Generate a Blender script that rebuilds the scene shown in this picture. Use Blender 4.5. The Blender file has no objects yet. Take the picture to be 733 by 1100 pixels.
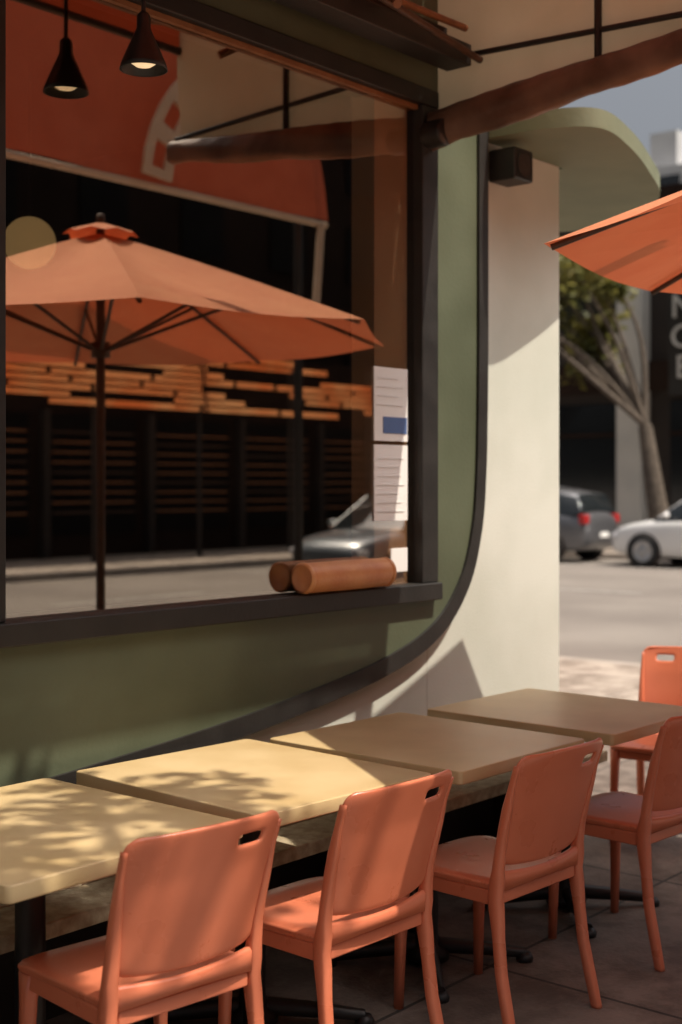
import bpy, bmesh, math, random
from mathutils import Vector, Matrix
R = math.radians
scene = bpy.context.scene
scene.view_settings.view_transform = 'Standard'
scene.view_settings.look = 'None'
scene.view_settings.exposure = 0

# ---------------------------------------------------------------- materials
def mat(name, col, rough=0.6, col2=None, nscale=6.0, bump=0.0, bscale=60.0, metal=0.0, transl=0.0, coat=0.0, spec=0.5, detail=6, contrast=(0.35, 0.65), emit=0.0, tcol=None):
    m = bpy.data.materials.new(name); m.use_nodes = True
    nt = m.node_tree; N = nt.nodes; L = nt.links
    b = N["Principled BSDF"]; out = N["Material Output"]
    b.inputs["Roughness"].default_value = rough
    b.inputs["Metallic"].default_value = metal
    b.inputs["Specular IOR Level"].default_value = spec
    b.inputs["Coat Weight"].default_value = coat
    b.inputs["Coat Roughness"].default_value = 0.15
    b.inputs["Base Color"].default_value = (*col, 1)
    tc = N.new("ShaderNodeTexCoord")
    csock = None
    if col2:
        n = N.new("ShaderNodeTexNoise"); n.inputs["Scale"].default_value = nscale; n.inputs["Detail"].default_value = detail
        L.new(tc.outputs["Object"], n.inputs["Vector"])
        r = N.new("ShaderNodeValToRGB")
        r.color_ramp.elements[0].position = contrast[0]; r.color_ramp.elements[1].position = contrast[1]
        r.color_ramp.elements[0].color = (*col, 1); r.color_ramp.elements[1].color = (*col2, 1)
        L.new(n.outputs["Fac"], r.inputs["Fac"]); L.new(r.outputs["Color"], b.inputs["Base Color"])
        csock = r.outputs["Color"]
        mr = N.new("ShaderNodeMapRange")
        mr.inputs["To Min"].default_value = max(0, rough - 0.08); mr.inputs["To Max"].default_value = min(1, rough + 0.1)
        L.new(n.outputs["Fac"], mr.inputs["Value"]); L.new(mr.outputs["Result"], b.inputs["Roughness"])
    if bump > 0:
        n2 = N.new("ShaderNodeTexNoise"); n2.inputs["Scale"].default_value = bscale; n2.inputs["Detail"].default_value = 5
        L.new(tc.outputs["Object"], n2.inputs["Vector"])
        bp = N.new("ShaderNodeBump"); bp.inputs["Strength"].default_value = bump; bp.inputs["Distance"].default_value = 0.01
        L.new(n2.outputs["Fac"], bp.inputs["Height"]); L.new(bp.outputs["Normal"], b.inputs["Normal"])
    if emit > 0:
        b.inputs["Emission Color"].default_value = (*col, 1); b.inputs["Emission Strength"].default_value = emit
    if transl > 0:
        t = N.new("ShaderNodeBsdfTranslucent"); t.inputs["Color"].default_value = (*(tcol or col), 1)
        if csock and not tcol: L.new(csock, t.inputs["Color"])
        mx = N.new("ShaderNodeMixShader"); mx.inputs["Fac"].default_value = transl
        L.new(b.outputs[0], mx.inputs[1]); L.new(t.outputs[0], mx.inputs[2]); L.new(mx.outputs[0], out.inputs["Surface"])
    return m

M_chair = mat("orange_plastic", (0.65, 0.18, 0.09), 0.28, (0.71, 0.21, 0.11), 5, 0.05, 500, spec=0.6)
M_table = mat("mustard_laminate", (0.58, 0.42, 0.205), 0.36, (0.67, 0.51, 0.28), 4.5, 0.04, 200)
M_black = mat("black_metal", (0.012, 0.011, 0.011), 0.45, (0.02, 0.018, 0.017), 12, 0.05, 150)
M_trim = mat("black_trim_paint", (0.014, 0.013, 0.012), 0.5, (0.023, 0.021, 0.019), 8, 0.1, 60)
M_wall = mat("cream_plaster", (0.56, 0.575, 0.50), 0.85, (0.65, 0.66, 0.59), 1.8, 0.15, 110)
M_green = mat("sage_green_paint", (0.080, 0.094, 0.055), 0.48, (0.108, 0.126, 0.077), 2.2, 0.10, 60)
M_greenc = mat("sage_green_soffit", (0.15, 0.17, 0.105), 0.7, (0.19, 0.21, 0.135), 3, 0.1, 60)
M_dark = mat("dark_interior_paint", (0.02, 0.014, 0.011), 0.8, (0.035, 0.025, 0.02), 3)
M_tan = mat("tan_interior_paint", (0.78, 0.54, 0.34), 0.7, (0.80, 0.57, 0.38), 3, 0.1)
M_umb = mat("orange_canvas", (0.72, 0.27, 0.13), 0.85, (0.78, 0.33, 0.17), 4, 0.15, 250, transl=0.22, tcol=(0.62, 0.10, 0.035))
M_awn = mat("red_orange_canvas", (0.48, 0.10, 0.045), 0.85, (0.54, 0.13, 0.065), 4, 0.15, 250, transl=0.14, tcol=(0.50, 0.09, 0.035))
M_cream = mat("cream_canvas", (0.52, 0.42, 0.28), 0.85, (0.60, 0.49, 0.34), 3, 0.2, 200, transl=0.22)
M_brown = mat("brown_vinyl", (0.10, 0.058, 0.040), 0.40, (0.22, 0.135, 0.095), 5, 0.6, 14, transl=0.10)
M_wood = mat("dark_wood", (0.05, 0.025, 0.014), 0.5, (0.08, 0.04, 0.022), 20, 0.1)
M_orwood = mat("stained_wood", (0.28, 0.12, 0.05), 0.5, (0.20, 0.08, 0.03), 14, 0.1)
M_bench = mat("worn_bench_wood", (0.30, 0.22, 0.13), 0.75, (0.50, 0.42, 0.28), 22, 0.4, 70)
M_paper = mat("paper", (0.88, 0.87, 0.84), 0.8, (0.9, 0.89, 0.87), 4)
M_blue = mat("blue_print", (0.10, 0.17, 0.36), 0.7)
M_ink = mat("grey_print", (0.76, 0.75, 0.74), 0.8)
M_leather = mat("tan_leather", (0.60, 0.24, 0.10), 0.35, (0.70, 0.33, 0.14), 10, 0.2, 80)
M_lampglow = mat("warm_lamp_glass", (1.0, 0.72, 0.40), 0.4, emit=0.8)
M_globe = mat("globe_lamp_glass", (0.95, 0.62, 0.26), 0.4, emit=0.30)
M_crbr = mat("cream_painted_steel", (0.60, 0.44, 0.31), 0.5, (0.66, 0.50, 0.37), 6)
M_tyre = mat("tyre_rubber", (0.015, 0.015, 0.016), 0.8)
M_rim = mat("alloy_rim", (0.45, 0.45, 0.46), 0.3, metal=0.8)
M_carglass = mat("car_glass", (0.015, 0.018, 0.02), 0.06, spec=0.8)
M_white = mat("white_car_paint", (0.75, 0.74, 0.73), 0.25, coat=0.8)
M_silver = mat("silver_car_paint", (0.13, 0.13, 0.14), 0.3, metal=0.4, coat=0.8)
M_bluegrey = mat("blue_grey_car_paint", (0.11, 0.13, 0.15), 0.3, metal=0.3, coat=0.8)
M_tail = mat("tail_light_red", (0.4, 0.02, 0.02), 0.2)
M_head = mat("head_light_glass", (0.6, 0.6, 0.62), 0.1)
M_leaf = mat("leaf_green", (0.085, 0.10, 0.028), 0.6, (0.28, 0.24, 0.06), 1.0, transl=0.4)
M_bark = mat("bark", (0.075, 0.058, 0.045), 0.9, (0.14, 0.11, 0.085), 8, 0.6, 12)
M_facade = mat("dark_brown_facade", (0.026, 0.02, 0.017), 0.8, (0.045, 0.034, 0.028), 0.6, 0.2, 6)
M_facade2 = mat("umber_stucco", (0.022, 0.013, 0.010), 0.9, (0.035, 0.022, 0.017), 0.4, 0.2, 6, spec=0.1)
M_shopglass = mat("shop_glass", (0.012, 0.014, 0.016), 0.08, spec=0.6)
M_darkopen = mat("dark_opening", (0.010, 0.009, 0.009), 0.7, spec=0.1)
M_pil = mat("pale_stone", (0.50, 0.49, 0.46), 0.8, (0.58, 0.56, 0.52), 1.2, 0.2, 10)
M_slat = mat("orange_slat_fabric", (0.88, 0.42, 0.22), 0.8, (0.95, 0.66, 0.44), 0.8, transl=0.92)
M_line = mat("road_paint", (0.42, 0.40, 0.36), 0.7, (0.28, 0.26, 0.24), 6)
M_kerb = mat("kerb_concrete", (0.30, 0.26, 0.22), 0.85, (0.38, 0.33, 0.29), 3, 0.3)
M_haze = mat("distant_facade", (0.50, 0.50, 0.50), 0.9, (0.44, 0.44, 0.45), 0.2)
M_asph = mat("asphalt", (0.17, 0.145, 0.128), 0.9, (0.24, 0.21, 0.185), 0.35, 0.5, 120, detail=10)
M_ground = mat("ground", (0.12, 0.115, 0.10), 0.9, (0.16, 0.15, 0.13), 0.3, 0.3, 10)

def paving(name, c1, c2, joint):
    m = mat(name, c1, 0.72, c2, 1.6, 0.35, 60, detail=10, contrast=(0.3, 0.7))
    nt = m.node_tree; N = nt.nodes; L = nt.links; b = N["Principled BSDF"]
    old = b.inputs["Base Color"].links[0].from_socket
    tc = [n for n in N if n.type == 'TEX_COORD'][0]
    br = N.new("ShaderNodeTexBrick"); br.offset = 0.0
    br.inputs["Scale"].default_value = 1.0
    br.inputs["Brick Width"].default_value = 1.25; br.inputs["Row Height"].default_value = 1.25
    br.inputs["Mortar Size"].default_value = 0.008; br.inputs["Mortar Smooth"].default_value = 0.2
    L.new(tc.outputs["Object"], br.inputs["Vector"])
    mx = N.new("ShaderNodeMix"); mx.data_type = 'RGBA'
    L.new(br.outputs["Fac"], mx.inputs["Factor"]); L.new(old, mx.inputs[6]); mx.inputs[7].default_value = (*joint, 1)
    n = N.new("ShaderNodeTexNoise"); n.inputs["Scale"].default_value = 3.3; n.inputs["Detail"].default_value = 8; n.inputs["Roughness"].default_value = 0.7
    L.new(tc.outputs["Object"], n.inputs["Vector"])
    r = N.new("ShaderNodeValToRGB"); r.color_ramp.elements[0].position = 0.42; r.color_ramp.elements[0].color = (0.55, 0.52, 0.50, 1); r.color_ramp.elements[1].position = 0.58; r.color_ramp.elements[1].color = (1, 1, 1, 1)
    L.new(n.outputs["Fac"], r.inputs["Fac"])
    m2 = N.new("ShaderNodeMix"); m2.data_type = 'RGBA'; m2.blend_type = 'MULTIPLY'; m2.inputs["Factor"].default_value = 1
    L.new(mx.outputs[2], m2.inputs[6]); L.new(r.outputs["Color"], m2.inputs[7])
    L.new(m2.outputs[2], b.inputs["Base Color"])
    return m
M_patio = paving("patio_concrete", (0.165, 0.13, 0.108), (0.24, 0.19, 0.158), (0.05, 0.042, 0.035))
M_side = paving("sidewalk_concrete", (0.36, 0.30, 0.25), (0.46, 0.39, 0.33), (0.12, 0.1, 0.09))

M_glass = bpy.data.materials.new("window_glass"); M_glass.use_nodes = True
nt = M_glass.node_tree; nt.nodes.clear()
o = nt.nodes.new("ShaderNodeOutputMaterial"); g = nt.nodes.new("ShaderNodeBsdfGlossy"); t = nt.nodes.new("ShaderNodeBsdfTransparent"); mx = nt.nodes.new("ShaderNodeMixShader")
g.inputs["Roughness"].default_value = 0.0; g.inputs["Color"].default_value = (0.98, 0.92, 0.84, 1); t.inputs["Color"].default_value = (0.88, 0.84, 0.80, 1)
mx.inputs["Fac"].default_value = 0.31
nt.links.new(t.outputs[0], mx.inputs[1]); nt.links.new(g.outputs[0], mx.inputs[2]); nt.links.new(mx.outputs[0], o.inputs["Surface"])

# ---------------------------------------------------------------- helpers
def link(ob, parent=None):
    scene.collection.objects.link(ob)
    if parent: ob.parent = parent
    return ob
def empty(name, loc=(0, 0, 0), rz=0):
    e = bpy.data.objects.new(name, None); e.location = loc; e.rotation_euler = (0, 0, R(rz)); e.empty_display_size = 0.2
    return link(e)
def mesh(name, verts, faces, m, parent=None, smooth=False):
    me = bpy.data.meshes.new(name); me.from_pydata(verts, [], faces); me.update()
    bm = bmesh.new(); bm.from_mesh(me); bmesh.ops.recalc_face_normals(bm, faces=bm.faces); bm.to_mesh(me); bm.free()
    me.materials.append(m)
    if smooth:
        for p in me.polygons: p.use_smooth = True
    return link(bpy.data.objects.new(name, me), parent)
def box(name, lo, hi, m, parent=None, bev=0.0, seg=2):
    x0, y0, z0 = lo; x1, y1, z1 = hi
    v = [(x0, y0, z0), (x1, y0, z0), (x1, y1, z0), (x0, y1, z0), (x0, y0, z1), (x1, y0, z1), (x1, y1, z1), (x0, y1, z1)]
    f = [(0, 3, 2, 1), (4, 5, 6, 7), (0, 1, 5, 4), (1, 2, 6, 5), (2, 3, 7, 6), (3, 0, 4, 7)]
    ob = mesh(name, v, f, m, parent)
    if bev > 0:
        md = ob.modifiers.new("bev", 'BEVEL'); md.width = bev; md.segments = seg
        for p in ob.data.polygons: p.use_smooth = True
        md.harden_normals = True
    return ob
def lathe(name, prof, m, parent=None, loc=(0, 0, 0), n=32, rot=None):
    verts = []; faces = []
    for r, z in prof:
        for i in range(n):
            a = 2 * math.pi * i / n; verts.append((r * math.cos(a), r * math.sin(a), z))
    for j in range(len(prof) - 1):
        for i in range(n):
            faces.append((j * n + i, j * n + (i + 1) % n, (j + 1) * n + (i + 1) % n, (j + 1) * n + i))
    ob = mesh(name, verts, faces, m, parent, True); ob.location = loc
    if rot: ob.rotation_euler = rot
    return ob
def tube(name, pts, rad, m, parent=None, smooth=False):
    cu = bpy.data.curves.new(name, 'CURVE'); cu.dimensions = '3D'; cu.bevel_depth = 1.0; cu.bevel_resolution = 2; cu.use_fill_caps = True
    sp = cu.splines.new('POLY'); sp.points.add(len(pts) - 1)
    for i, p in enumerate(pts):
        sp.points[i].co = (*p, 1); sp.points[i].radius = rad[i] if isinstance(rad, (list, tuple)) else rad
    cu.materials.append(m); sp.use_smooth = True
    return link(bpy.data.objects.new(name, cu), parent)
def catmull(P, n=8):
    out = []
    for i in range(len(P) - 1):
        p0 = P[max(i - 1, 0)]; p1 = P[i]; p2 = P[i + 1]; p3 = P[min(i + 2, len(P) - 1)]
        for k in range(n):
            t = k / n
            out.append(tuple(0.5 * (2 * b + (c - a) * t + (2 * a - 5 * b + 4 * c - d) * t * t + (-a + 3 * b - 3 * c + d) * t ** 3) for a, b, c, d in zip(p0, p1, p2, p3)))
    out.append(tuple(P[-1])); return out
def flat(name, loops, thick, m, parent, plane='XZ', off=0.0):
    cu = bpy.data.curves.new(name, 'CURVE'); cu.dimensions = '2D'; cu.fill_mode = 'BOTH'; cu.extrude = thick / 2
    for lp in loops:
        sp = cu.splines.new('POLY'); sp.points.add(len(lp) - 1)
        for i, p in enumerate(lp): sp.points[i].co = (p[0], p[1], 0, 1)
        sp.use_cyclic_u = True
    cu.materials.append(m)
    ob = link(bpy.data.objects.new(name, cu), parent)
    if plane == 'XZ': ob.rotation_euler = (R(90), 0, 0); ob.location = (0, off, 0)
    elif plane == 'YZ': ob.rotation_euler = (R(90), 0, R(90)); ob.location = (off, 0, 0)
    else: ob.location = (0, 0, off)
    return ob
def vleg(name, stations, m, parent):
    verts = []; faces = []; n = 12
    for (x, y, z, wx, wy) in stations:
        for i in range(n):
            a = 2 * math.pi * i / n
            c, s = math.cos(a), math.sin(a); k = 0.55
            verts.append((x + wx / 2 * math.copysign(abs(c) ** k, c), y + wy / 2 * math.copysign(abs(s) ** k, s), z))
    for j in range(len(stations) - 1):
        for i in range(n): faces.append((j * n + i, j * n + (i + 1) % n, (j + 1) * n + (i + 1) % n, (j + 1) * n + i))
    faces.append(tuple(range(n))[::-1]); faces.append(tuple(range((len(stations) - 1) * n, len(stations) * n)))
    return mesh(name, verts, faces, m, parent, True)

# ---------------------------------------------------------------- ground, roads
box("ground", (-600, -600, -0.6), (900, 900, -0.20), M_ground)
box("road", (-150, -150, -0.19), (27.8, 200, -0.12), M_asph)
sw = empty("sidewalk")
box("patio_slab", (-60, -4.5, -0.18), (7.6, 60, 0.0), M_patio, sw)
box("corner_sidewalk", (7.6, -4.5, -0.18), (10.75, 60, 0.004), M_side, sw)
box("kerb_side", (10.75, -4.5, -0.18), (10.93, 60, 0.002), M_kerb, sw, 0.015)
box("kerb_front", (-60, -4.68, -0.18), (10.93, -4.5, 0.002), M_kerb, sw, 0.015)
far = empty("far_sidewalk")
box("paving", (27.95, -20, -0.18), (33.0, 120, 0.0), M_side, far)
box("kerb", (27.78, -20, -0.18), (27.95, 120, 0.0), M_kerb, far, 0.015)
far2 = empty("opposite_sidewalk")
box("paving", (-60, -30, -0.18), (60, -13.2, 0.0), M_side, far2)
box("kerb", (-60, -13.2, -0.18), (60, -13.0, 0.0), M_kerb, far2, 0.015)
rm = empty("road_marking")
for i in range(14): box("lane_dash", (19.2, -20 + i * 6, -0.119), (19.32, -17 + i * 6, -0.116), M_line, rm)
for i in range(12): box("lane_dash", (-30 + i * 6, -8.9, -0.119), (-27 + i * 6, -8.78, -0.116), M_line, rm)
box("parking_line", (25.1, -20, -0.119), (25.2, 60, -0.116), M_line, rm)

# ---------------------------------------------------------------- restaurant building
B = empty("restaurant_building")
YW = 3.3
box("wall_below_window", (-4, YW, 0), (4.48, 3.55, 1.13), M_wall, B)
box("wall_above_window", (-4, YW, 3.2), (4.48, 3.55, 4.8), M_wall, B)
box("wall_end", (-4, YW, 1.13), (0.2, 3.55, 3.2), M_wall, B)
box("pier", (4.48, YW, 0), (5.54, 3.62, 4.8), M_wall, B, 0.012)
box("side_wall", (5.3, 3.62, 0), (5.53, 12, 4.8), M_wall, B)
box("roof", (-4, 3.3, 4.8), (5.54, 12, 5.0), M_dark, B)
curve = [(4.79, 2.2), (4.785, 1.9), (4.775, 1.65), (4.745, 1.42), (4.655, 1.20), (4.46, 1.025), (4.12, 0.912), (3.59, 0.825), (3.13, 0.77), (2.73, 0.735), (2.38, 0.708), (1.4, 0.64), (-3.9, 0.45)]
cs = catmull(curve, 8)
outer = [(-3.9, 3.75), (4.79, 3.75)] + cs
hole = [(0.2, 1.13), (0.2, 3.2), (4.48, 3.2), (4.48, 1.13)]
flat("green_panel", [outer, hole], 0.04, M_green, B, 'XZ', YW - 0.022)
path = [(4.79, 3.75)] + cs
verts = []; faces = []
for i, p in enumerate(path):
    a = Vector(path[max(i - 1, 0)]); b = Vector(path[min(i + 1, len(path) - 1)]); tdir = (b - a).normalized(); nrm = Vector((-tdir.y, tdir.x))
    for s, y in ((-0.005, 3.245), (0.064, 3.245), (0.064, 3.299), (-0.005, 3.299)):
        q = Vector(p) + nrm * s; verts.append((q.x, y, q.y))
for i in range(len(path) - 1):
    for k in range(4): faces.append((i * 4 + k, i * 4 + (k + 1) % 4, i * 4 + 4 + (k + 1) % 4, i * 4 + 4 + k))
mesh("curved_trim", verts, faces, M_trim, B)
fr = empty("window")
box("frame_bottom", (0.2, 3.215, 1.13), (4.48, 3.40, 1.20), M_trim, fr, 0.006)
box("frame_top", (0.2, 3.235, 3.13), (4.48, 3.40, 3.20), M_trim, fr, 0.006)
box("frame_top_bead", (2.36, 3.262, 3.112), (4.37, 3.283, 3.129), M_orwood, fr)
box("frame_right", (4.37, 3.238, 1.20), (4.48, 3.40, 3.13), M_trim, fr, 0.006)
box("mullion", (2.27, 3.238, 1.20), (2.36, 3.40, 3.13), M_trim, fr, 0.006)
box("glass", (2.36, 3.285, 1.20), (4.37, 3.289, 3.13), M_glass, fr)
box("glass_left", (0.2, 3.285, 1.20), (2.27, 3.289, 3.13), M_glass, fr)
I = empty("dining_room_interior")
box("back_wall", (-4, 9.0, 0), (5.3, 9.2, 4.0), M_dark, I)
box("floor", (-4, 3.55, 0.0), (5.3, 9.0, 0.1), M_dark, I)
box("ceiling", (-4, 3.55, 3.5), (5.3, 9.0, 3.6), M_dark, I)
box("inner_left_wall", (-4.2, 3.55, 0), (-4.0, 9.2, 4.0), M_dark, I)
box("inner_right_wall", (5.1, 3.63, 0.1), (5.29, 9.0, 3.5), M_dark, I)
box("jamb_panel", (4.13, 3.295, 1.2), (4.34, 3.41, 3.2), M_tan, I)
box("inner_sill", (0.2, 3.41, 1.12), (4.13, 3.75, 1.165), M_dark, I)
for i in range(5): box("back_wall_shelf", (2.8 + i * 0.9, 8.7, 1.0), (3.5 + i * 0.9, 8.98, 2.4), M_wood, I)
bol = empty("rolled_cushion", (3.875, 3.231, 1.260), )
lathe("roll", [(0, -.24), (0.042, -.24), (0.046, -.245), (0.052, -.24), (0.0555, -.20), (0.057, 0), (0.0555, .20), (0.052, .24), (0.046, .245), (0, .24)], M_leather, bol, rot=(0, R(90), 0))
for xx in (-.235, .235): lathe("end_ring", [(0.050, -.010), (0.0565, -.006), (0.0575, .006), (0.051, .010)], M_leather, bol, (xx, 0, 0), rot=(0, R(90), 0))
gl = empty("globe_lamp", (3.77, 5.0, 2.69))
lathe("globe", [(0.118 * math.sin(math.pi * k / 16), -0.118 * math.cos(math.pi * k / 16)) for k in range(17)], M_globe, gl)
tube("cord", [(0, 0, 0.115), (0, 0, 0.81)], 0.006, M_black, gl)

p1 = empty("menu_poster")
box("sheet", (4.11, 3.280, 1.77), (4.325, 3.283, 2.06), M_paper, p1)
box("blue_block", (4.165, 3.2775, 1.80), (4.318, 3.2792, 1.865), M_blue, p1)
for k in range(4): box("print_line", (4.13, 3.2775, 1.91 + k * 0.035), (4.29 - 0.03 * (k % 2), 3.2792, 1.913 + k * 0.035), M_ink, p1)
p2 = empty("notice_poster")
box("sheet", (4.11, 3.280, 1.455), (4.325, 3.283, 1.755), M_paper, p2)
for k in range(7): box("print_line", (4.13, 3.2775, 1.49 + k * 0.035), (4.30 - 0.02 * (k % 3), 3.2792, 1.4925 + k * 0.035), M_ink, p2)
p3 = empty("window_sticker")
box("sticker", (4.215, 3.280, 1.25), (4.325, 3.283, 1.345), M_paper, p3, 0.001)

s = empty("wall_speaker")
box("cabinet", (4.90, 3.14, 2.91), (5.05, 3.28, 3.05), M_black, s, 0.012)
box("bracket", (4.96, 3.28, 2.94), (5.0, 3.2995, 3.02), M_black, s)
tube("cable", [(4.885, 3.285, 3.0), (4.88, 3.288, 2.85), (4.885, 3.288, 2.72)], 0.006, M_orwood, s)
lathe("cone", [(0, 0), (0.03, 0.005), (0.055, -0.004), (0.06, 0)], M_dark, s, (4.975, 3.138, 2.98), rot=(R(90), 0, 0))

pl = catmull([(4.86, 3.295), (4.88, 3.0), (5.02, 2.80), (5.4, 2.86), (5.9, 3.02), (6.4, 3.22), (6.85, 3.55), (7.0, 3.95), (6.75, 4.4), (6.2, 4.7), (5.56, 4.75)], 6)  # pier-side overhang stretched past its real reach to cast shade on the pier
ec = empty("corner_canopy")
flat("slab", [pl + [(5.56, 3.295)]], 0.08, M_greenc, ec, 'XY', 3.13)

sf = empty("overhead_track")
box("beam", (0.5, 3.02, 3.245), (4.40, 3.14, 3.33), M_trim, sf, 0.006)
box("board", (0.5, 3.14, 3.34), (4.40, 3.25, 3.42), M_dark, sf)
tube("conduit", [(2.9, 2.95, 3.36), (3.6, 2.96, 3.34), (4.4, 2.98, 3.26)], 0.014, M_wood, sf)
tube("conduit_b", [(3.3, 2.9, 3.28), (3.9, 3.0, 3.36), (4.4, 3.05, 3.40)], 0.014, M_orwood, sf)
tube("rod", [(3.7, 2.85, 3.26), (3.95, 3.05, 3.42)], 0.016, M_orwood, sf)

pd = empty("pendant_lamp", (2.76, 3.10, 2.86))
lathe("shade", [(0.071, 0.0), (0.0735, 0.0), (0.068, 0.02), (0.022, 0.125), (0.02, 0.165), (0.012, 0.175), (0, 0.176)], M_black, pd)
lathe("shade_inner", [(0.0705, 0.001), (0.060, 0.03), (0.02, 0.12)], M_black, pd)
lathe("bulb", [(0, 0.008), (0.025, 0.012), (0.043, 0.025), (0.04, 0.04), (0.02, 0.075), (0, 0.08)], M_lampglow, pd)
tube("stem", [(0, 0, 0.17), (0, 0, 0.42)], 0.007, M_black, pd)

# ---------------------------------------------------------------- awning
A = empty("patio_awning")
XE = 4.5
def sheet(name, q, m, parent, nx=16, ny=6, wob=0.0, seed=0):
    vs = []; fs = []
    for j in range(ny + 1):
        for i in range(nx + 1):
            u = i / nx; v = j / ny
            p = (Vector(q[0]) * (1 - u) + Vector(q[1]) * u) * (1 - v) + (Vector(q[3]) * (1 - u) + Vector(q[2]) * u) * v
            w = wob * (math.sin(u * 19 + seed) * 0.5 + math.sin(u * 7.3 + v * 5)) * 0.5
            vs.append(tuple(p + Vector((w * 0.4, w, w * 0.3))))
    for j in range(ny):
        for i in range(nx):
            a = j * (nx + 1) + i; fs.append((a, a + 1, a + nx + 2, a + nx + 1))
    return mesh(name, vs, fs, m, parent, True)
YA = 1.78
sheet("top_canvas", [(-3, YA, 3.80), (XE, YA, 3.80), (XE, 3.29, 4.3), (-3, 3.29, 4.3)], M_awn, A, 40, 6, 0.01)
sheet("front_valance", [(-3, YA, 3.70), (XE, YA, 3.70), (XE, YA, 3.80), (-3, YA, 3.80)], M_awn, A, 60, 2, 0.004, 3)
sheet("end_canvas", [(XE, 3.29, 3.02), (XE, YA, 3.16), (XE, YA, 3.80), (XE, 3.29, 4.3)], M_cream, A, 24, 6, 0.02, 5)
tube("front_bar", [(-3, YA, 3.69), (XE, YA, 3.69)], 0.02, M_black, A)
tube("end_bar_mid", [(XE - 0.025, 3.29, 3.33), (XE - 0.025, YA, 3.26)], 0.012, M_black, A)
tube("end_bar_upright", [(XE - 0.03, 2.50, 3.10), (XE - 0.03, 2.50, 4.0)], 0.015, M_black, A)
tube("end_bar_low", [(XE - 0.01, 3.29, 3.08), (XE - 0.01, YA, 3.22)], 0.016, M_black, A)
vs = []; fs = []; n = 28; K = 160
rr_ = random.Random(9); ph = [rr_.uniform(0, 6.28) for _ in range(6)]
for j in range(K + 1):
    t = j / K; y = 3.24 - 1.45 * t; zc = 3.035 + 0.155 * t; rr = 0.072 - 0.018 * t
    for i in range(n):
        a = 2 * math.pi * i / n
        r = rr * (1 + 0.07 * math.sin(a * 2 + t * 5 + ph[0]) + 0.045 * math.sin(a * 5 + t * 11 + ph[1]) + 0.02 * math.sin(t * 67 - a * 3 + ph[2]))
        if math.sin(a) < -0.5: r *= 1 + .20 * abs(math.sin(t * 8 + ph[3]))
        vs.append((XE - 0.07 + r * 0.5 * math.cos(a), y, zc + r * math.sin(a)))
for j in range(K):
    for i in range(n): fs.append((j * n + i, j * n + (i + 1) % n, (j + 1) * n + (i + 1) % n, (j + 1) * n + i))
fs.append(tuple(range(n))); fs.append(tuple(range(K * n, K * n + n)))
mesh("rolled_curtain", vs, fs, M_brown, A, True)
lathe("roller_end", [(0, -.05), (0.05, -.05), (0.055, -.04), (0.055, .04), (0.05, .05), (0, .05)], M_black, A, (XE - 0.09, 3.20, 3.01), rot=(R(90), 0, 0))

# street-side canopy (seen in the window's reflection)
SC = empty("street_side_canopy")
sheet("hanging_canvas", [(4.6, -1.0, 3.85), (8.8, -1.0, 3.85), (8.8, -1.25, 5.6), (4.6, -1.25, 5.6)], M_awn, SC, 40, 6, 0.05, 2)
tube("low_bar", [(4.6, -0.98, 3.82), (8.8, -0.98, 3.82)], .028, M_crbr, SC)
tube("high_bar", [(4.6, -1.25, 5.62), (8.8, -1.25, 5.62)], .03, M_crbr, SC)
for x in (4.6, 8.8): tube("post", [(x, -1.3, 0), (x, -1.3, 5.6)], .04, M_black, SC)
tube("drop_strut", [(8.7, -0.95, 3.8), (8.6, -0.92, 3.1)], 0.035, M_crbr, SC)
def arc(c, r, b0, b1, n=10): return [(c[0] + r * math.cos(R(b0 + (b1 - b0) * k / n)), c[1] + r * math.sin(R(b0 + (b1 - b0) * k / n))) for k in range(n + 1)]
c_ = (7.85, 3.78); R0, R1, a0, a1 = 1.22, .93, 175, 84
loops = [arc(c_, R0, a0, a1) + arc(c_, R1, a1, a0)]
st = (a1 - a0) / 5
for k in range(5):
    b = a0 + st * (k + .2); loops.append(arc(c_, R0 - .08, b, b + st * .6, 5) + arc(c_, R1 + .08, b + st * .6, b, 5))
flat("slotted_bracket", loops, 0.03, M_crbr, SC, 'XZ', -0.90)

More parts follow.
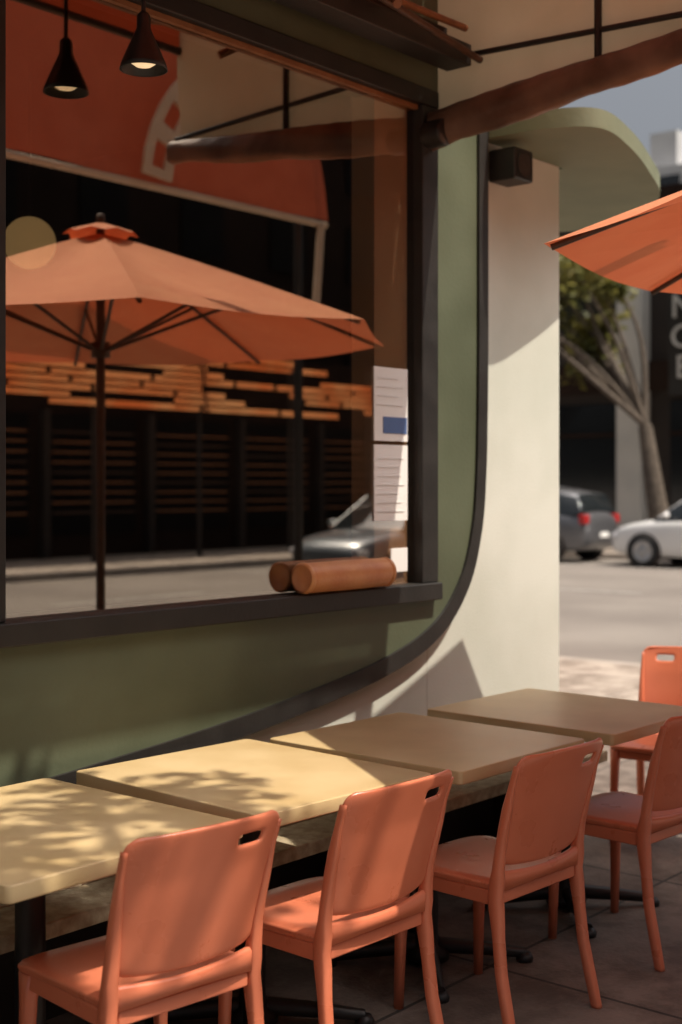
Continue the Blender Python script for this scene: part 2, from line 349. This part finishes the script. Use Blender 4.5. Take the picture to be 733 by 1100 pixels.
# ---------------------------------------------------------------- umbrellas
def umbrella(loc, rot, rad=1.55, rim=2.40, peak=2.92):
    U = empty("patio_umbrella", loc, rot)
    vs = [(0, 0, peak)]; fs = []; NS = 8; SUB = 6; RN = 8
    for j in range(1, RN + 1):
        t = j / RN
        for s_ in range(NS):
            for k in range(SUB):
                f = k / SUB; a = (s_ + f) * 2 * math.pi / NS; phi = (f - 0.5) * 2 * math.pi / NS
                r = rad * t * math.cos(math.pi / NS) / math.cos(phi)
                sag = 0.05 * math.sin(math.pi * f) * math.sin(math.pi * min(t, .98)) + 0.02 * math.sin(math.pi * f) * t
                vs.append((r * math.cos(a), r * math.sin(a), peak - (peak - rim) * t ** 1.08 - sag))
    M = NS * SUB
    for k in range(M): fs.append((0, 1 + k, 1 + (k + 1) % M))
    for j in range(RN - 1):
        for k in range(M): fs.append((1 + j * M + k, 1 + j * M + (k + 1) % M, 1 + (j + 1) * M + (k + 1) % M, 1 + (j + 1) * M + k))
    mesh("canopy", vs, fs, M_umb, U)
    vs = [(0, 0, peak + 0.06)]; fs = []
    for k in range(16):
        a = k * math.pi / 8; r = 0.20 if k % 2 == 0 else 0.175
        vs.append((r * math.cos(a), r * math.sin(a), peak - (0.015 if k % 2 == 0 else -0.005)))
    for k in range(16): fs.append((0, 1 + k, 1 + (k + 1) % 16))
    mesh("vent_cap", vs, fs, M_umb, U)
    lathe("finial", [(0, .0), (.02, 0), (.025, .02), (.018, .045), (0, .05)], M_wood, U, (0, 0, peak + 0.055), 12)
    tube("pole", [(0, 0, 0.05), (0, 0, peak + 0.02)], 0.024, M_wood, U)
    for s_ in range(NS):
        a = s_ * 2 * math.pi / NS; c, s = math.cos(a), math.sin(a)
        tube("rib", [(0.03 * c, 0.03 * s, peak - 0.05)] + [(rad * t * c, rad * t * s, peak - (peak - rim) * t ** 1.08 - 0.022) for t in (.25, .5, .75, .985)], 0.011, M_wood, U)
        tube("strut", [(0.04 * c, 0.04 * s, peak - 0.62), (rad * .52 * c, rad * .52 * s, peak - (peak - rim) * .5 - .035)], 0.010, M_wood, U)
    lathe("hub", [(.024, 0), (.05, 0), (.05, .08), (.024, .08)], M_wood, U, (0, 0, peak - .66), 16)
    lathe("base", [(0, 0), (.27, 0), (.27, .05), (.24, .07), (.05, .09), (.04, .3), (0.03, .3)], M_black, U)
umbrella((4.66, 1.00, 0), 124, 1.58, 2.38, 2.93)
umbrella((11.0 - 0.9, 7.75, 0), 20, 1.5)

# ---------------------------------------------------------------- tables
def table(loc, rot, w=0.70, l=0.80):
    T = empty("cafe_table", loc, rot)
    def ring(inset, z):
        r = 0.016; pts = []
        hx, hy = w / 2 - inset, l / 2 - inset
        for cx, cy, a0 in ((hx - r, hy - r, 0), (-hx + r, hy - r, 90), (-hx + r, -hy + r, 180), (hx - r, -hy + r, 270)):
            for k in range(5):
                a = R(a0 + k * 22.5); pts.append((cx + r * math.cos(a), cy + r * math.sin(a), z))
        return pts
    prof = [(0.06, 0.710), (0.003, 0.710), (0.0007, 0.7115), (0, 0.714), (0, 0.746), (0.0008, 0.7485), (0.003, 0.7497), (0.006, 0.75), (0.02, .75)]
    rings = [ring(*p) for p in prof]
    vs = [p for rg in rings for p in rg]; n = 20; fs = []
    for j in range(len(rings) - 1):
        for i in range(n): fs.append((j * n + i, j * n + (i + 1) % n, (j + 1) * n + (i + 1) % n, (j + 1) * n + i))
    fs.append(tuple(range(n))[::-1]); fs.append(tuple(range((len(rings) - 1) * n, len(rings) * n)))
    ob = mesh("table_top", vs, fs, M_table, T, True)
    for p in ob.data.polygons:
        if abs(p.normal.z) > .95: p.use_smooth = False
    lathe("column", [(.0, .02), (.075, .02), (.075, .045), (.045, .07), (.038, .10), (.038, .67), (.06, .69), (.06, .709)], M_black, T)
    box("top_spider_a", (-.25, -.02, .688), (.25, .02, .7093), M_black, T); box("top_spider_b", (-.02, -.28, .684), (.02, .28, .7087), M_black, T)
    for k in range(4):
        a = k * math.pi / 2 + math.pi / 4; c, s = math.cos(a), math.sin(a)
        tube("foot", [(.04 * c, .04 * s, .06), (.2 * c, .2 * s, .045), (.33 * c, .33 * s, .028)], [.028, .024, .018], M_black, T)
        lathe("glide", [(0, 0), (.028, 0), (.03, .012), (.02, .03), (0, .03)], M_black, T, (.33 * c, .33 * s, 0), 14)
    return T
table((2.09, 2.77, 0), 0, .72)
table((2.885, 2.76, 0), -3)
table((3.64, 2.68, 0), -1.5)
table((4.46, 2.63, 0), -1)

# ---------------------------------------------------------------- chairs
def chair(loc, rot, rise=0.0):
    C = empty("patio_chair", loc, rot)
    def by(z):
        pts = [(0, -.235), (.2, -.19), (.42, -.165), (.5, -.175), (.6, -.195), (.72, -.225), (.83, -.262)]
        for (z0, y0), (z1, y1) in zip(pts, pts[1:]):
            if z <= z1: return y0 + (y1 - y0) * (z - z0) / (z1 - z0)
        return pts[-1][1]
    nu, nv = 28, 22; z0, z1 = .505, .832; W0, W1 = .196, .224; rc = .035
    vs = []; idx = {}; fs = []
    for j in range(nv + 1):
        v = j / nv
        v = 1 - (1 - v) ** 1.25
        z = z0 + (z1 - z0) * v
        W = W0 + (W1 - W0) * v
        dz = z - (z1 - rc)
        if dz > 0: W = W - rc + math.sqrt(max(rc * rc - dz * dz, 0))
        dz = (z0 + .02) - z
        if dz > 0: W = W - .02 + math.sqrt(max(.0004 - dz * dz, 0))
        for i in range(nu + 1):
            u = -1 + 2 * i / nu
            y = by(z) - 0.034 * (1 - u * u) * (0.5 + .5 * v) + 0.006 * (abs(u) ** 6)
            zz = z + 0.006 * (1 - u * u) * v - 0.012 * (1 - u * u) * (1 - v) 
            idx[(i, j)] = len(vs); vs.append((u * W, y, zz))
    for j in range(nv):
        for i in range(nu):
            if j in (16, 17) and 19 <= i <= 23: continue
            fs.append((idx[i, j], idx[i + 1, j], idx[i + 1, j + 1], idx[i, j + 1]))
    ob = mesh("back_shell", vs, fs, M_chair, C, True)
    md = ob.modifiers.new("sol", 'SOLIDIFY'); md.thickness = 0.012; md.offset = 0
    md = ob.modifiers.new("sub", 'SUBSURF'); md.levels = 1; md.render_levels = 1
    for s in (-1, 1):
        st = []
        for z in (0, .01, .1, .2, .3, .38, .42, .46, .5, .56, .62, .68, .74, .79, .805):
            w = .036 if z < .5 else .036 - .024 * (z - .5) / .3
            d = .030 + (.022 if .3 < z < .5 else 0) * 0.6
            if z < .01: w *= .9
            xx = .205 + (.012 * (1 - z / .42) if z < .42 else 0) - (0.004 if z > .5 else 0) + max(0, z - .5) * .055
            st.append((s * xx, by(z) + (.004 if z > .5 else 0), z, w - (.006 if z < .1 else 0), d - (.010 if z > .7 else 0)))
        vleg("rear_leg", st, M_chair, C)
        vleg("front_leg", [(s * .200, .205, 0, .026, .026), (s * .197, .20, .2, .032, .032), (s * .193, .195, .36, .038, .040), (s * .190, .19, .425, .046, .06)], M_chair, C)
    vs = []; fs = []; n = 20
    for i in range(n + 1):
        u = -1 + 2 * i / n; y = -.172 - .018 * (1 - u * u)
        h = .018 + .012 * u * u
        zc = .462
        for (dy, dz) in ((-.010, -h), (.010, -h), (.012, h * .7), (.004, h), (-.006, h), (-.012, h * .7)): vs.append((u * .200, y + dy, zc + dz))
    for i in range(n):
        for k in range(6): fs.append((i * 6 + k, i * 6 + (k + 1) % 6, i * 6 + 6 + (k + 1) % 6, i * 6 + 6 + k))
    mesh("back_rail", vs, fs, M_chair, C, True)
    vs = []; fs = []; n = 20; idx = {}
    for j in range(n + 1):
        v = j / n; y = -.175 + .415 * v
        for i in range(n + 1):
            u = -1 + 2 * i / n
            W = .205 + .012 * v
            d = abs(v - .5) * 2
            Wc = W * (1 - .06 * max(0, (d - .85) / .15) ** 2)
            yy = y - (.02 * abs(u) ** 6 * (1 if v > .5 else -0.3) * abs(v - .5) * 2)
            z = .447 - .010 * (1 - u * u) * math.sin(math.pi * min(1, v * 1.1)) - (.012 * max(0, v - .85) / .15) - .006 * max(0, abs(u) - .9) / .1
            idx[i, j] = len(vs); vs.append((u * Wc, yy, z))
    for j in range(n):
        for i in range(n): fs.append((idx[i, j], idx[i + 1, j], idx[i + 1, j + 1], idx[i, j + 1]))
    ob = mesh("seat", vs, fs, M_chair, C, True)
    md = ob.modifiers.new("sol", 'SOLIDIFY'); md.thickness = 0.022; md.offset = 0
    md = ob.modifiers.new("bev", 'BEVEL'); md.width = .006; md.segments = 3
    box("apron_front", (-.17, .190, .385), (.17, .212, .433), M_chair, C, .006)
    box("apron_rear", (-.185, -.178, .395), (.185, -.158, .434), M_chair, C, .006)
    for s in (-1, 1): box("apron_side", (s * .195 - .011, -.155, .388), (s * .195 + .011, .185, .433), M_chair, C, .006)
    return C
chair((2.175, 2.45, 0), -7)
chair((2.79, 2.385, 0), -2)
chair((3.46, 2.30, 0), -3)
chair((4.31, 2.27, 0), -4)
chair((5.60, 2.76, 0), 98)

# ---------------------------------------------------------------- bench along wall
bn = empty("wall_bench")
box("seat_board_front", (-2, 2.86, .405), (5.2, 3.06, .45), M_bench, bn, .005)
box("seat_board_rear", (-2, 3.07, .405), (5.2, 3.26, .45), M_bench, bn, .005)
for k in range(7): box("support", (-1.4 + k * 1.05, 2.95, 0), (-1.33 + k * 1.05, 3.25, .404), M_dark, bn)
box("under_bench_shade", (-2, 3.262, 0.0), (5.2, 3.296, .40), M_dark, bn)  # dark sheet standing in for the shade on the wall under the bench

# ---------------------------------------------------------------- cars
def car(name, loc, rot, paint, H=1.45, Lg=4.6, suv=False):
    C = empty(name, loc, rot)
    prof = [(-2.3, .42, .62, .78, .62), (-2.25, .30, .72, .92, .76), (-2.0, .24, .80, 1.0, .86), (-1.4, .20, .84, 1.0, .90), (-.5, .18, .84, .96, .91), (.5, .18, .82, .94, .91), (1.1, .20, .80, .92, .90), (1.7, .22, .76, .86, .87), (2.1, .24, .68, .77, .80), (2.27, .30, .58, .66, .70), (2.32, .40, .5, .56, .60)]
    k = Lg / 4.64; vs = []; fs = []
    for (x, zb, zs, zt, w) in prof:
        sec = [(0, zb), (w * .88, zb), (w * .97, zb + .1 * (zs - zb)), (w, zb + .5 * (zs - zb)), (w * .985, zs), (w * .93, zs + .6 * (zt - zs)), (w * .6, zt), (0, zt + .01)]
        sec = sec + [(-a, b) for a, b in sec[-2:0:-1]]
        for a, b in sec: vs.append((x * k, a, b * (H / 1.45) if b > .4 else b))
    n = 14
    for j in range(len(prof) - 1):
        for i in range(n): fs.append((j * n + i, j * n + (i + 1) % n, (j + 1) * n + (i + 1) % n, (j + 1) * n + i))
    fs.append(tuple(range(n))); fs.append(tuple(range((len(prof) - 1) * n, len(prof) * n)))
    b = mesh("body", vs, fs, paint, C, True); b.modifiers.new("s", 'SUBSURF').render_levels = 1
    gp = [(-1.95 if not suv else -2.15, .95, .95, .70), (-1.45 if not suv else -2.0, .93, 1.28, .72), (-.9, .92, 1.43, .74), (0, .92, 1.46, .74), (.35, .92, 1.42, .73), (.75, .92, 1.2, .74), (1.2, .90, .91, .72)]
    vs = []; fs = []
    for (x, zl, zt, w) in gp:
        t = (zt - zl) / .5
        sec = [(w * 1.12, zl - .04), (w * (1.12 - .22 * t), zl + (zt - zl) * .85), (w * (1.0 - .22 * t), zt - .01), (0, zt + .012), (-w * (1.0 - .22 * t), zt - .01), (-w * (1.12 - .22 * t), zl + (zt - zl) * .85), (-w * 1.12, zl - .04)]
        for a, bb in sec: vs.append((x * k, a, bb * H / 1.45))
    n = 7
    for j in range(len(gp) - 1):
        for i in range(n - 1): fs.append((j * n + i, j * n + i + 1, (j + 1) * n + i + 1, (j + 1) * n + i))
    g_ = mesh("greenhouse", vs, fs, M_carglass, C, True)
    g_.data.materials.append(paint)
    for pi, p in enumerate(g_.data.polygons):
        j = pi // 6; i = pi % 6
        if i in (1, 2, 3, 4) and 1 <= j <= 3: p.material_index = 1
    for s_ in (-1, 1):
        for xx in (-.25, -1.3):
            tube("pillar", [(xx * k, s_ * .80, .90 * H / 1.45), ((xx + .02) * k, s_ * .66, 1.37 * H / 1.45)], .03, paint, C)
        tube("a_pillar", [(1.12 * k, s_ * .79, .92 * H / 1.45), (.38 * k, s_ * .60, 1.40 * H / 1.45)], .03, paint, C)
        lathe("mirror", [(0, -.1), (.05, -.08), (.07, 0), (.05, .08), (0, .1)], paint, C, (.85 * k, s_ * 1.0, .98 * H / 1.45), 12, (R(90), 0, 0))
        box("head_light", (2.05 * k, s_ * .66 - .13, .56), (2.24 * k, s_ * .66 + .13, .68), M_head, C, .03)
        box("tail_light", (-2.27 * k, s_ * .68 - .11, .72 * H / 1.45), (-2.1 * k, s_ * .68 + .11, .90 * H / 1.45), M_tail, C, .03)
        for xx in (-1.42, 1.42):
            lathe("wheel_arch", [(0, 0), (.37, 0), (.385, -.01), (.385, -.05)], M_dark, C, (xx * k, s_ * .905, .33), 28, (R(-90 * s_), 0, 0))
            lathe("tyre", [(.21, .02), (.29, .03), (.33, .01), (.335, -.05), (.33, -.2), (0, -.2)], M_tyre, C, (xx * k, s_ * .91, .335), 28, (R(-90 * s_), 0, 0))
            lathe("rim", [(0, .015), (.05, .02), (.06, .0), (.17, .0), (.2, .025), (.22, .02)], M_rim, C, (xx * k, s_ * .912, .335), 20, (R(-90 * s_), 0, 0))
            for q in range(5):
                a = q * 2 * math.pi / 5
                tube("spoke", [(xx * k + .04 * math.cos(a), s_ * .935, .335 + .04 * math.sin(a)), (xx * k + .2 * math.cos(a), s_ * .935, .335 + .2 * math.sin(a))], .02, M_rim, C)
    box("plate", (-2.32 * k, -.18, .55), (-2.28 * k, .18, .66), M_paper, C, .005)
car("parked_car", (26.3, 11.75, -.12), 90, M_white, 1.6)
car("parked_car", (26.5, 16.95, -.12), 90, M_silver, 1.70, 4.6, True)
car("parked_car", (26.4, 5.4, -.12), 90, M_bluegrey)
car("parked_car", (18.7, -7.6, -.12), 180, M_bluegrey, 1.55)

# ---------------------------------------------------------------- trees
def tree(name, base, clusters, leafn, lsize, trunkr, fork, seed=1):
    rnd = random.Random(seed); T = empty(name)
    b = Vector(base); f = Vector(fork)
    mid = b.lerp(f, .5) + Vector((rnd.uniform(-.12, .12), rnd.uniform(-.12, .12), 0))
    tube("trunk", catmull([tuple(b), tuple(mid), tuple(f)], 5), [trunkr * (1.25 - .55 * k / 10) for k in range(11)], M_bark, T)
    vs = []; fs = []
    for (c, r) in clusters:
        c = Vector(c); m1 = f.lerp(c, .5) + Vector((rnd.uniform(-.3, .3), rnd.uniform(-.3, .3), rnd.uniform(-.1, .4)))
        pts = catmull([tuple(f), tuple(m1), tuple(c)], 4)
        tube("limb", pts, [trunkr * .34 * (1 - .8 * k / 8) + .008 for k in range(9)], M_bark, T)
        for q in range(5):
            d = Vector((rnd.gauss(0, 1), rnd.gauss(0, 1), rnd.gauss(0, .7))).normalized()
            e = c + d * r * .9
            tube("twig", [tuple(c), tuple(c.lerp(e, .5) + Vector((0, 0, .05))), tuple(e)], [.012 + trunkr * .06, .010, .004], M_bark, T)
            for k in range(leafn // 5):
                tt = rnd.uniform(.1, 1.1); p = c.lerp(e, tt) + Vector((rnd.gauss(0, 1), rnd.gauss(0, 1), rnd.gauss(0, 1))) * r * .22
                ax = Vector((rnd.gauss(0, 1), rnd.gauss(0, 1), rnd.gauss(0, .5))).normalized(); up = Vector((rnd.gauss(0, .6), rnd.gauss(0, .6), 1)).normalized()
                side = ax.cross(up).normalized(); L_ = lsize * rnd.uniform(.6, 1.3); w = L_ * .28
                i0 = len(vs)
                vs += [tuple(p), tuple(p + ax * L_ * .45 + side * w), tuple(p + ax * L_), tuple(p + ax * L_ * .45 - side * w)]
                fs.append((i0, i0 + 1, i0 + 2, i0 + 3))
    me = bpy.data.meshes.new("leaves"); me.from_pydata(vs, [], fs); me.materials.append(M_leaf)
    link(bpy.data.objects.new("leaves", me), T)
cl = [((2.5, .6, 4.7), .5), ((2.0, .35, 5.0), .5), ((3.05, .75, 4.9), .38), ((3.2, -.3, 6.0), .5), ((1.6, .2, 5.5), .7), ((1.2, -.8, 5.6), .8), ((2.3, -.6, 6.2), .8), ((.6, -1.6, 6.2), .9), ((1.6, -1.9, 6.4), .9), ((-.3, -1.2, 5.6), .8)]
tree("street_tree", (.6, -3.6, 0), cl, 190, .11, .13, (.7, -2.6, 3.9), 3)
def ball(c, R_, zr, n, rr, seed):
    q = random.Random(seed); o = []
    for k in range(n):
        d = Vector((q.gauss(0, 1), q.gauss(0, 1), q.gauss(0, 1))).normalized() * q.uniform(.5, 1)
        o.append(((c[0] + d.x * R_, c[1] + d.y * R_, c[2] + d.z * zr), rr * q.uniform(.7, 1.2)))
    return o
tree("street_tree", (29.3, 14.6, 0), ball((28.9, 17.2, 6.0), 1.9, 1.9, 15, .8, 5), 300, .26, .24, (29.25, 15.1, 3.0), 11)
tree("street_tree", (29.5, 22.5, 0), ball((29.4, 22.0, 6.5), 2.6, 2.2, 14, 1.1, 6), 240, .24, .2, (29.4, 22.3, 2.8), 12)
tree("street_tree", (29.5, 8.5, 0), ball((29.6, 8.6, 6.8), 2.5, 2.2, 14, 1.1, 8), 240, .24, .2, (29.5, 8.6, 2.8), 13)

# ---------------------------------------------------------------- far buildings
D = empty("dark_storefront_building")
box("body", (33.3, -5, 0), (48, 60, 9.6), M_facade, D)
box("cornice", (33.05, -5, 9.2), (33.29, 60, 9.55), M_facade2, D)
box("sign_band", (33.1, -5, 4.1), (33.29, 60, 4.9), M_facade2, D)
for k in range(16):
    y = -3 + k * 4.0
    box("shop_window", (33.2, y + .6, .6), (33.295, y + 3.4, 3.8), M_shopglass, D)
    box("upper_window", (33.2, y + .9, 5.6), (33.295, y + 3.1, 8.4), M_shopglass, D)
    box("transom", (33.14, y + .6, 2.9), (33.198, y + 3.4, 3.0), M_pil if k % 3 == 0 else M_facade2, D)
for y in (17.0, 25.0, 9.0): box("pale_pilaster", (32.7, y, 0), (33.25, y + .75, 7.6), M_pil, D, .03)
sg = empty("vertical_shop_sign")
box("blade", (32.2, 14.95, 3.9), (32.9, 15.1, 8.2), M_trim, sg, .02)
box("board", (32.18, 15.12, 3.9), (32.24, 15.95, 8.2), M_trim, sg, .02)
for i, chh in enumerate("CANOE"):
    cu = bpy.data.curves.new("letter", 'FONT'); cu.body = chh; cu.size = .85; cu.extrude = .02; cu.align_x = 'CENTER'
    cu.materials.append(M_pil)
    ob = link(bpy.data.objects.new("letter", cu), sg); ob.location = (32.14, 15.53, 7.45 - i * .78); ob.rotation_euler = (R(90), 0, R(-90))

O = empty("opposite_restaurant_building")
box("body", (-10, -27, 0), (60, -17, 4.8), M_facade2, O)
for k in range(22):
    x = -6 + k * 3.0
    box("opening", (x + .25, -16.995, .5), (x + 2.7, -16.93, 3.1), M_darkopen, O)
    box("mullion", (x, -16.99, .0), (x + .18, -16.8, 3.2), M_facade, O)
    for q in range(9): box("blind_slat", (x + .3, -16.92, .95 + q * .22), (x + 2.6, -16.88, 1.0 + q * .22), M_orwood if (k + q) % 4 else M_wood, O)
rs = random.Random(4)
for j in range(9):
    z = 3.2 + j * .15
    xs = 13 + (0 if j < 4 else .6 * j); xe = 33 - j * 1.1
    x = xs
    while x < xe:
        w = rs.uniform(1.2, 2.8); 
        if rs.random() > .18: box("awning_slat", (x, -14.9 - j * .03, z), (min(x + w, xe), -14.897 - j * .03, z + .125), M_slat, O)
        x += w + .12
for k in range(8): box("slat_post", (12 + k * 3, -15.25, 0), (12.12 + k * 3, -15.2, 4.5), M_facade, O)
Tl = empty("tall_brick_building")
box("body", (-40, -60, 0), (110, -28, 22), M_facade2, Tl)
for k in range(30):
    for f_ in range(4): box("window", (-35 + k * 4.5, -28.0, 6 + f_ * 3.6), (-33 + k * 4.5, -27.9, 8.2 + f_ * 3.6), M_darkopen, Tl)
for (x, y, w, h) in ((148, 88, 10, 44), (150, 72, 9, 40), (170, 60, 16, 34)):
    t_ = empty("office_tower")
    box("shaft", (x, y, 0), (x + 20, y + w, h), M_haze, t_); box("crown", (x + 3, y + w * .3, h), (x + 12, y + w * .7, h + 5), M_haze, t_)
    for k in range(int(h / 3.5)): box("window_band", (x - .1, y + .8, 2 + k * 3.5), (x - .02, y + w - .8, 3.8 + k * 3.5), M_shopglass, t_)

# ---------------------------------------------------------------- light
sd = Vector((0.30, -1.0, 0)).normalized(); EL = R(61.5)
tosun = Vector((sd.x * math.cos(EL), sd.y * math.cos(EL), math.sin(EL)))
sl = bpy.data.lights.new("sun", 'SUN'); sl.energy = 5.0; sl.angle = R(0.5); sl.color = (1.0, 0.90, 0.76)
so = bpy.data.objects.new("sun", sl); so.rotation_euler = tosun.to_track_quat('Z', 'Y').to_euler(); so.location = (0, 0, 20); link(so)
w = bpy.data.worlds.new("World"); scene.world = w; w.use_nodes = True
wn = w.node_tree; bg = wn.nodes["Background"]; sky = wn.nodes.new("ShaderNodeTexSky"); sky.sky_type = 'NISHITA'; sky.sun_disc = False
sky.sun_elevation = EL; sky.sun_rotation = math.atan2(sd.x, sd.y); sky.dust_density = 9.0; sky.air_density = 0.9
hs = wn.nodes.new("ShaderNodeHueSaturation"); hs.inputs["Saturation"].default_value = 0.4; hs.inputs["Value"].default_value = 1.0
wn.links.new(sky.outputs[0], hs.inputs["Color"]); wn.links.new(hs.outputs[0], bg.inputs["Color"]); bg.inputs["Strength"].default_value = 0.13

# ---------------------------------------------------------------- camera
cam = bpy.data.cameras.new("camera"); co = bpy.data.objects.new("camera", cam); link(co)
co.location = (0, 0, 1.6); co.rotation_euler = (R(90), 0, R(-50))
cam.sensor_fit = 'VERTICAL'; cam.sensor_height = 36; cam.sensor_width = 24
cam.lens = 1450 / 1100 * 36; cam.shift_y = -30 / 1100
cam.clip_start = .05; cam.clip_end = 2000
cam.dof.use_dof = True; cam.dof.focus_distance = 3.8; cam.dof.aperture_fstop = 2.4
scene.camera = co
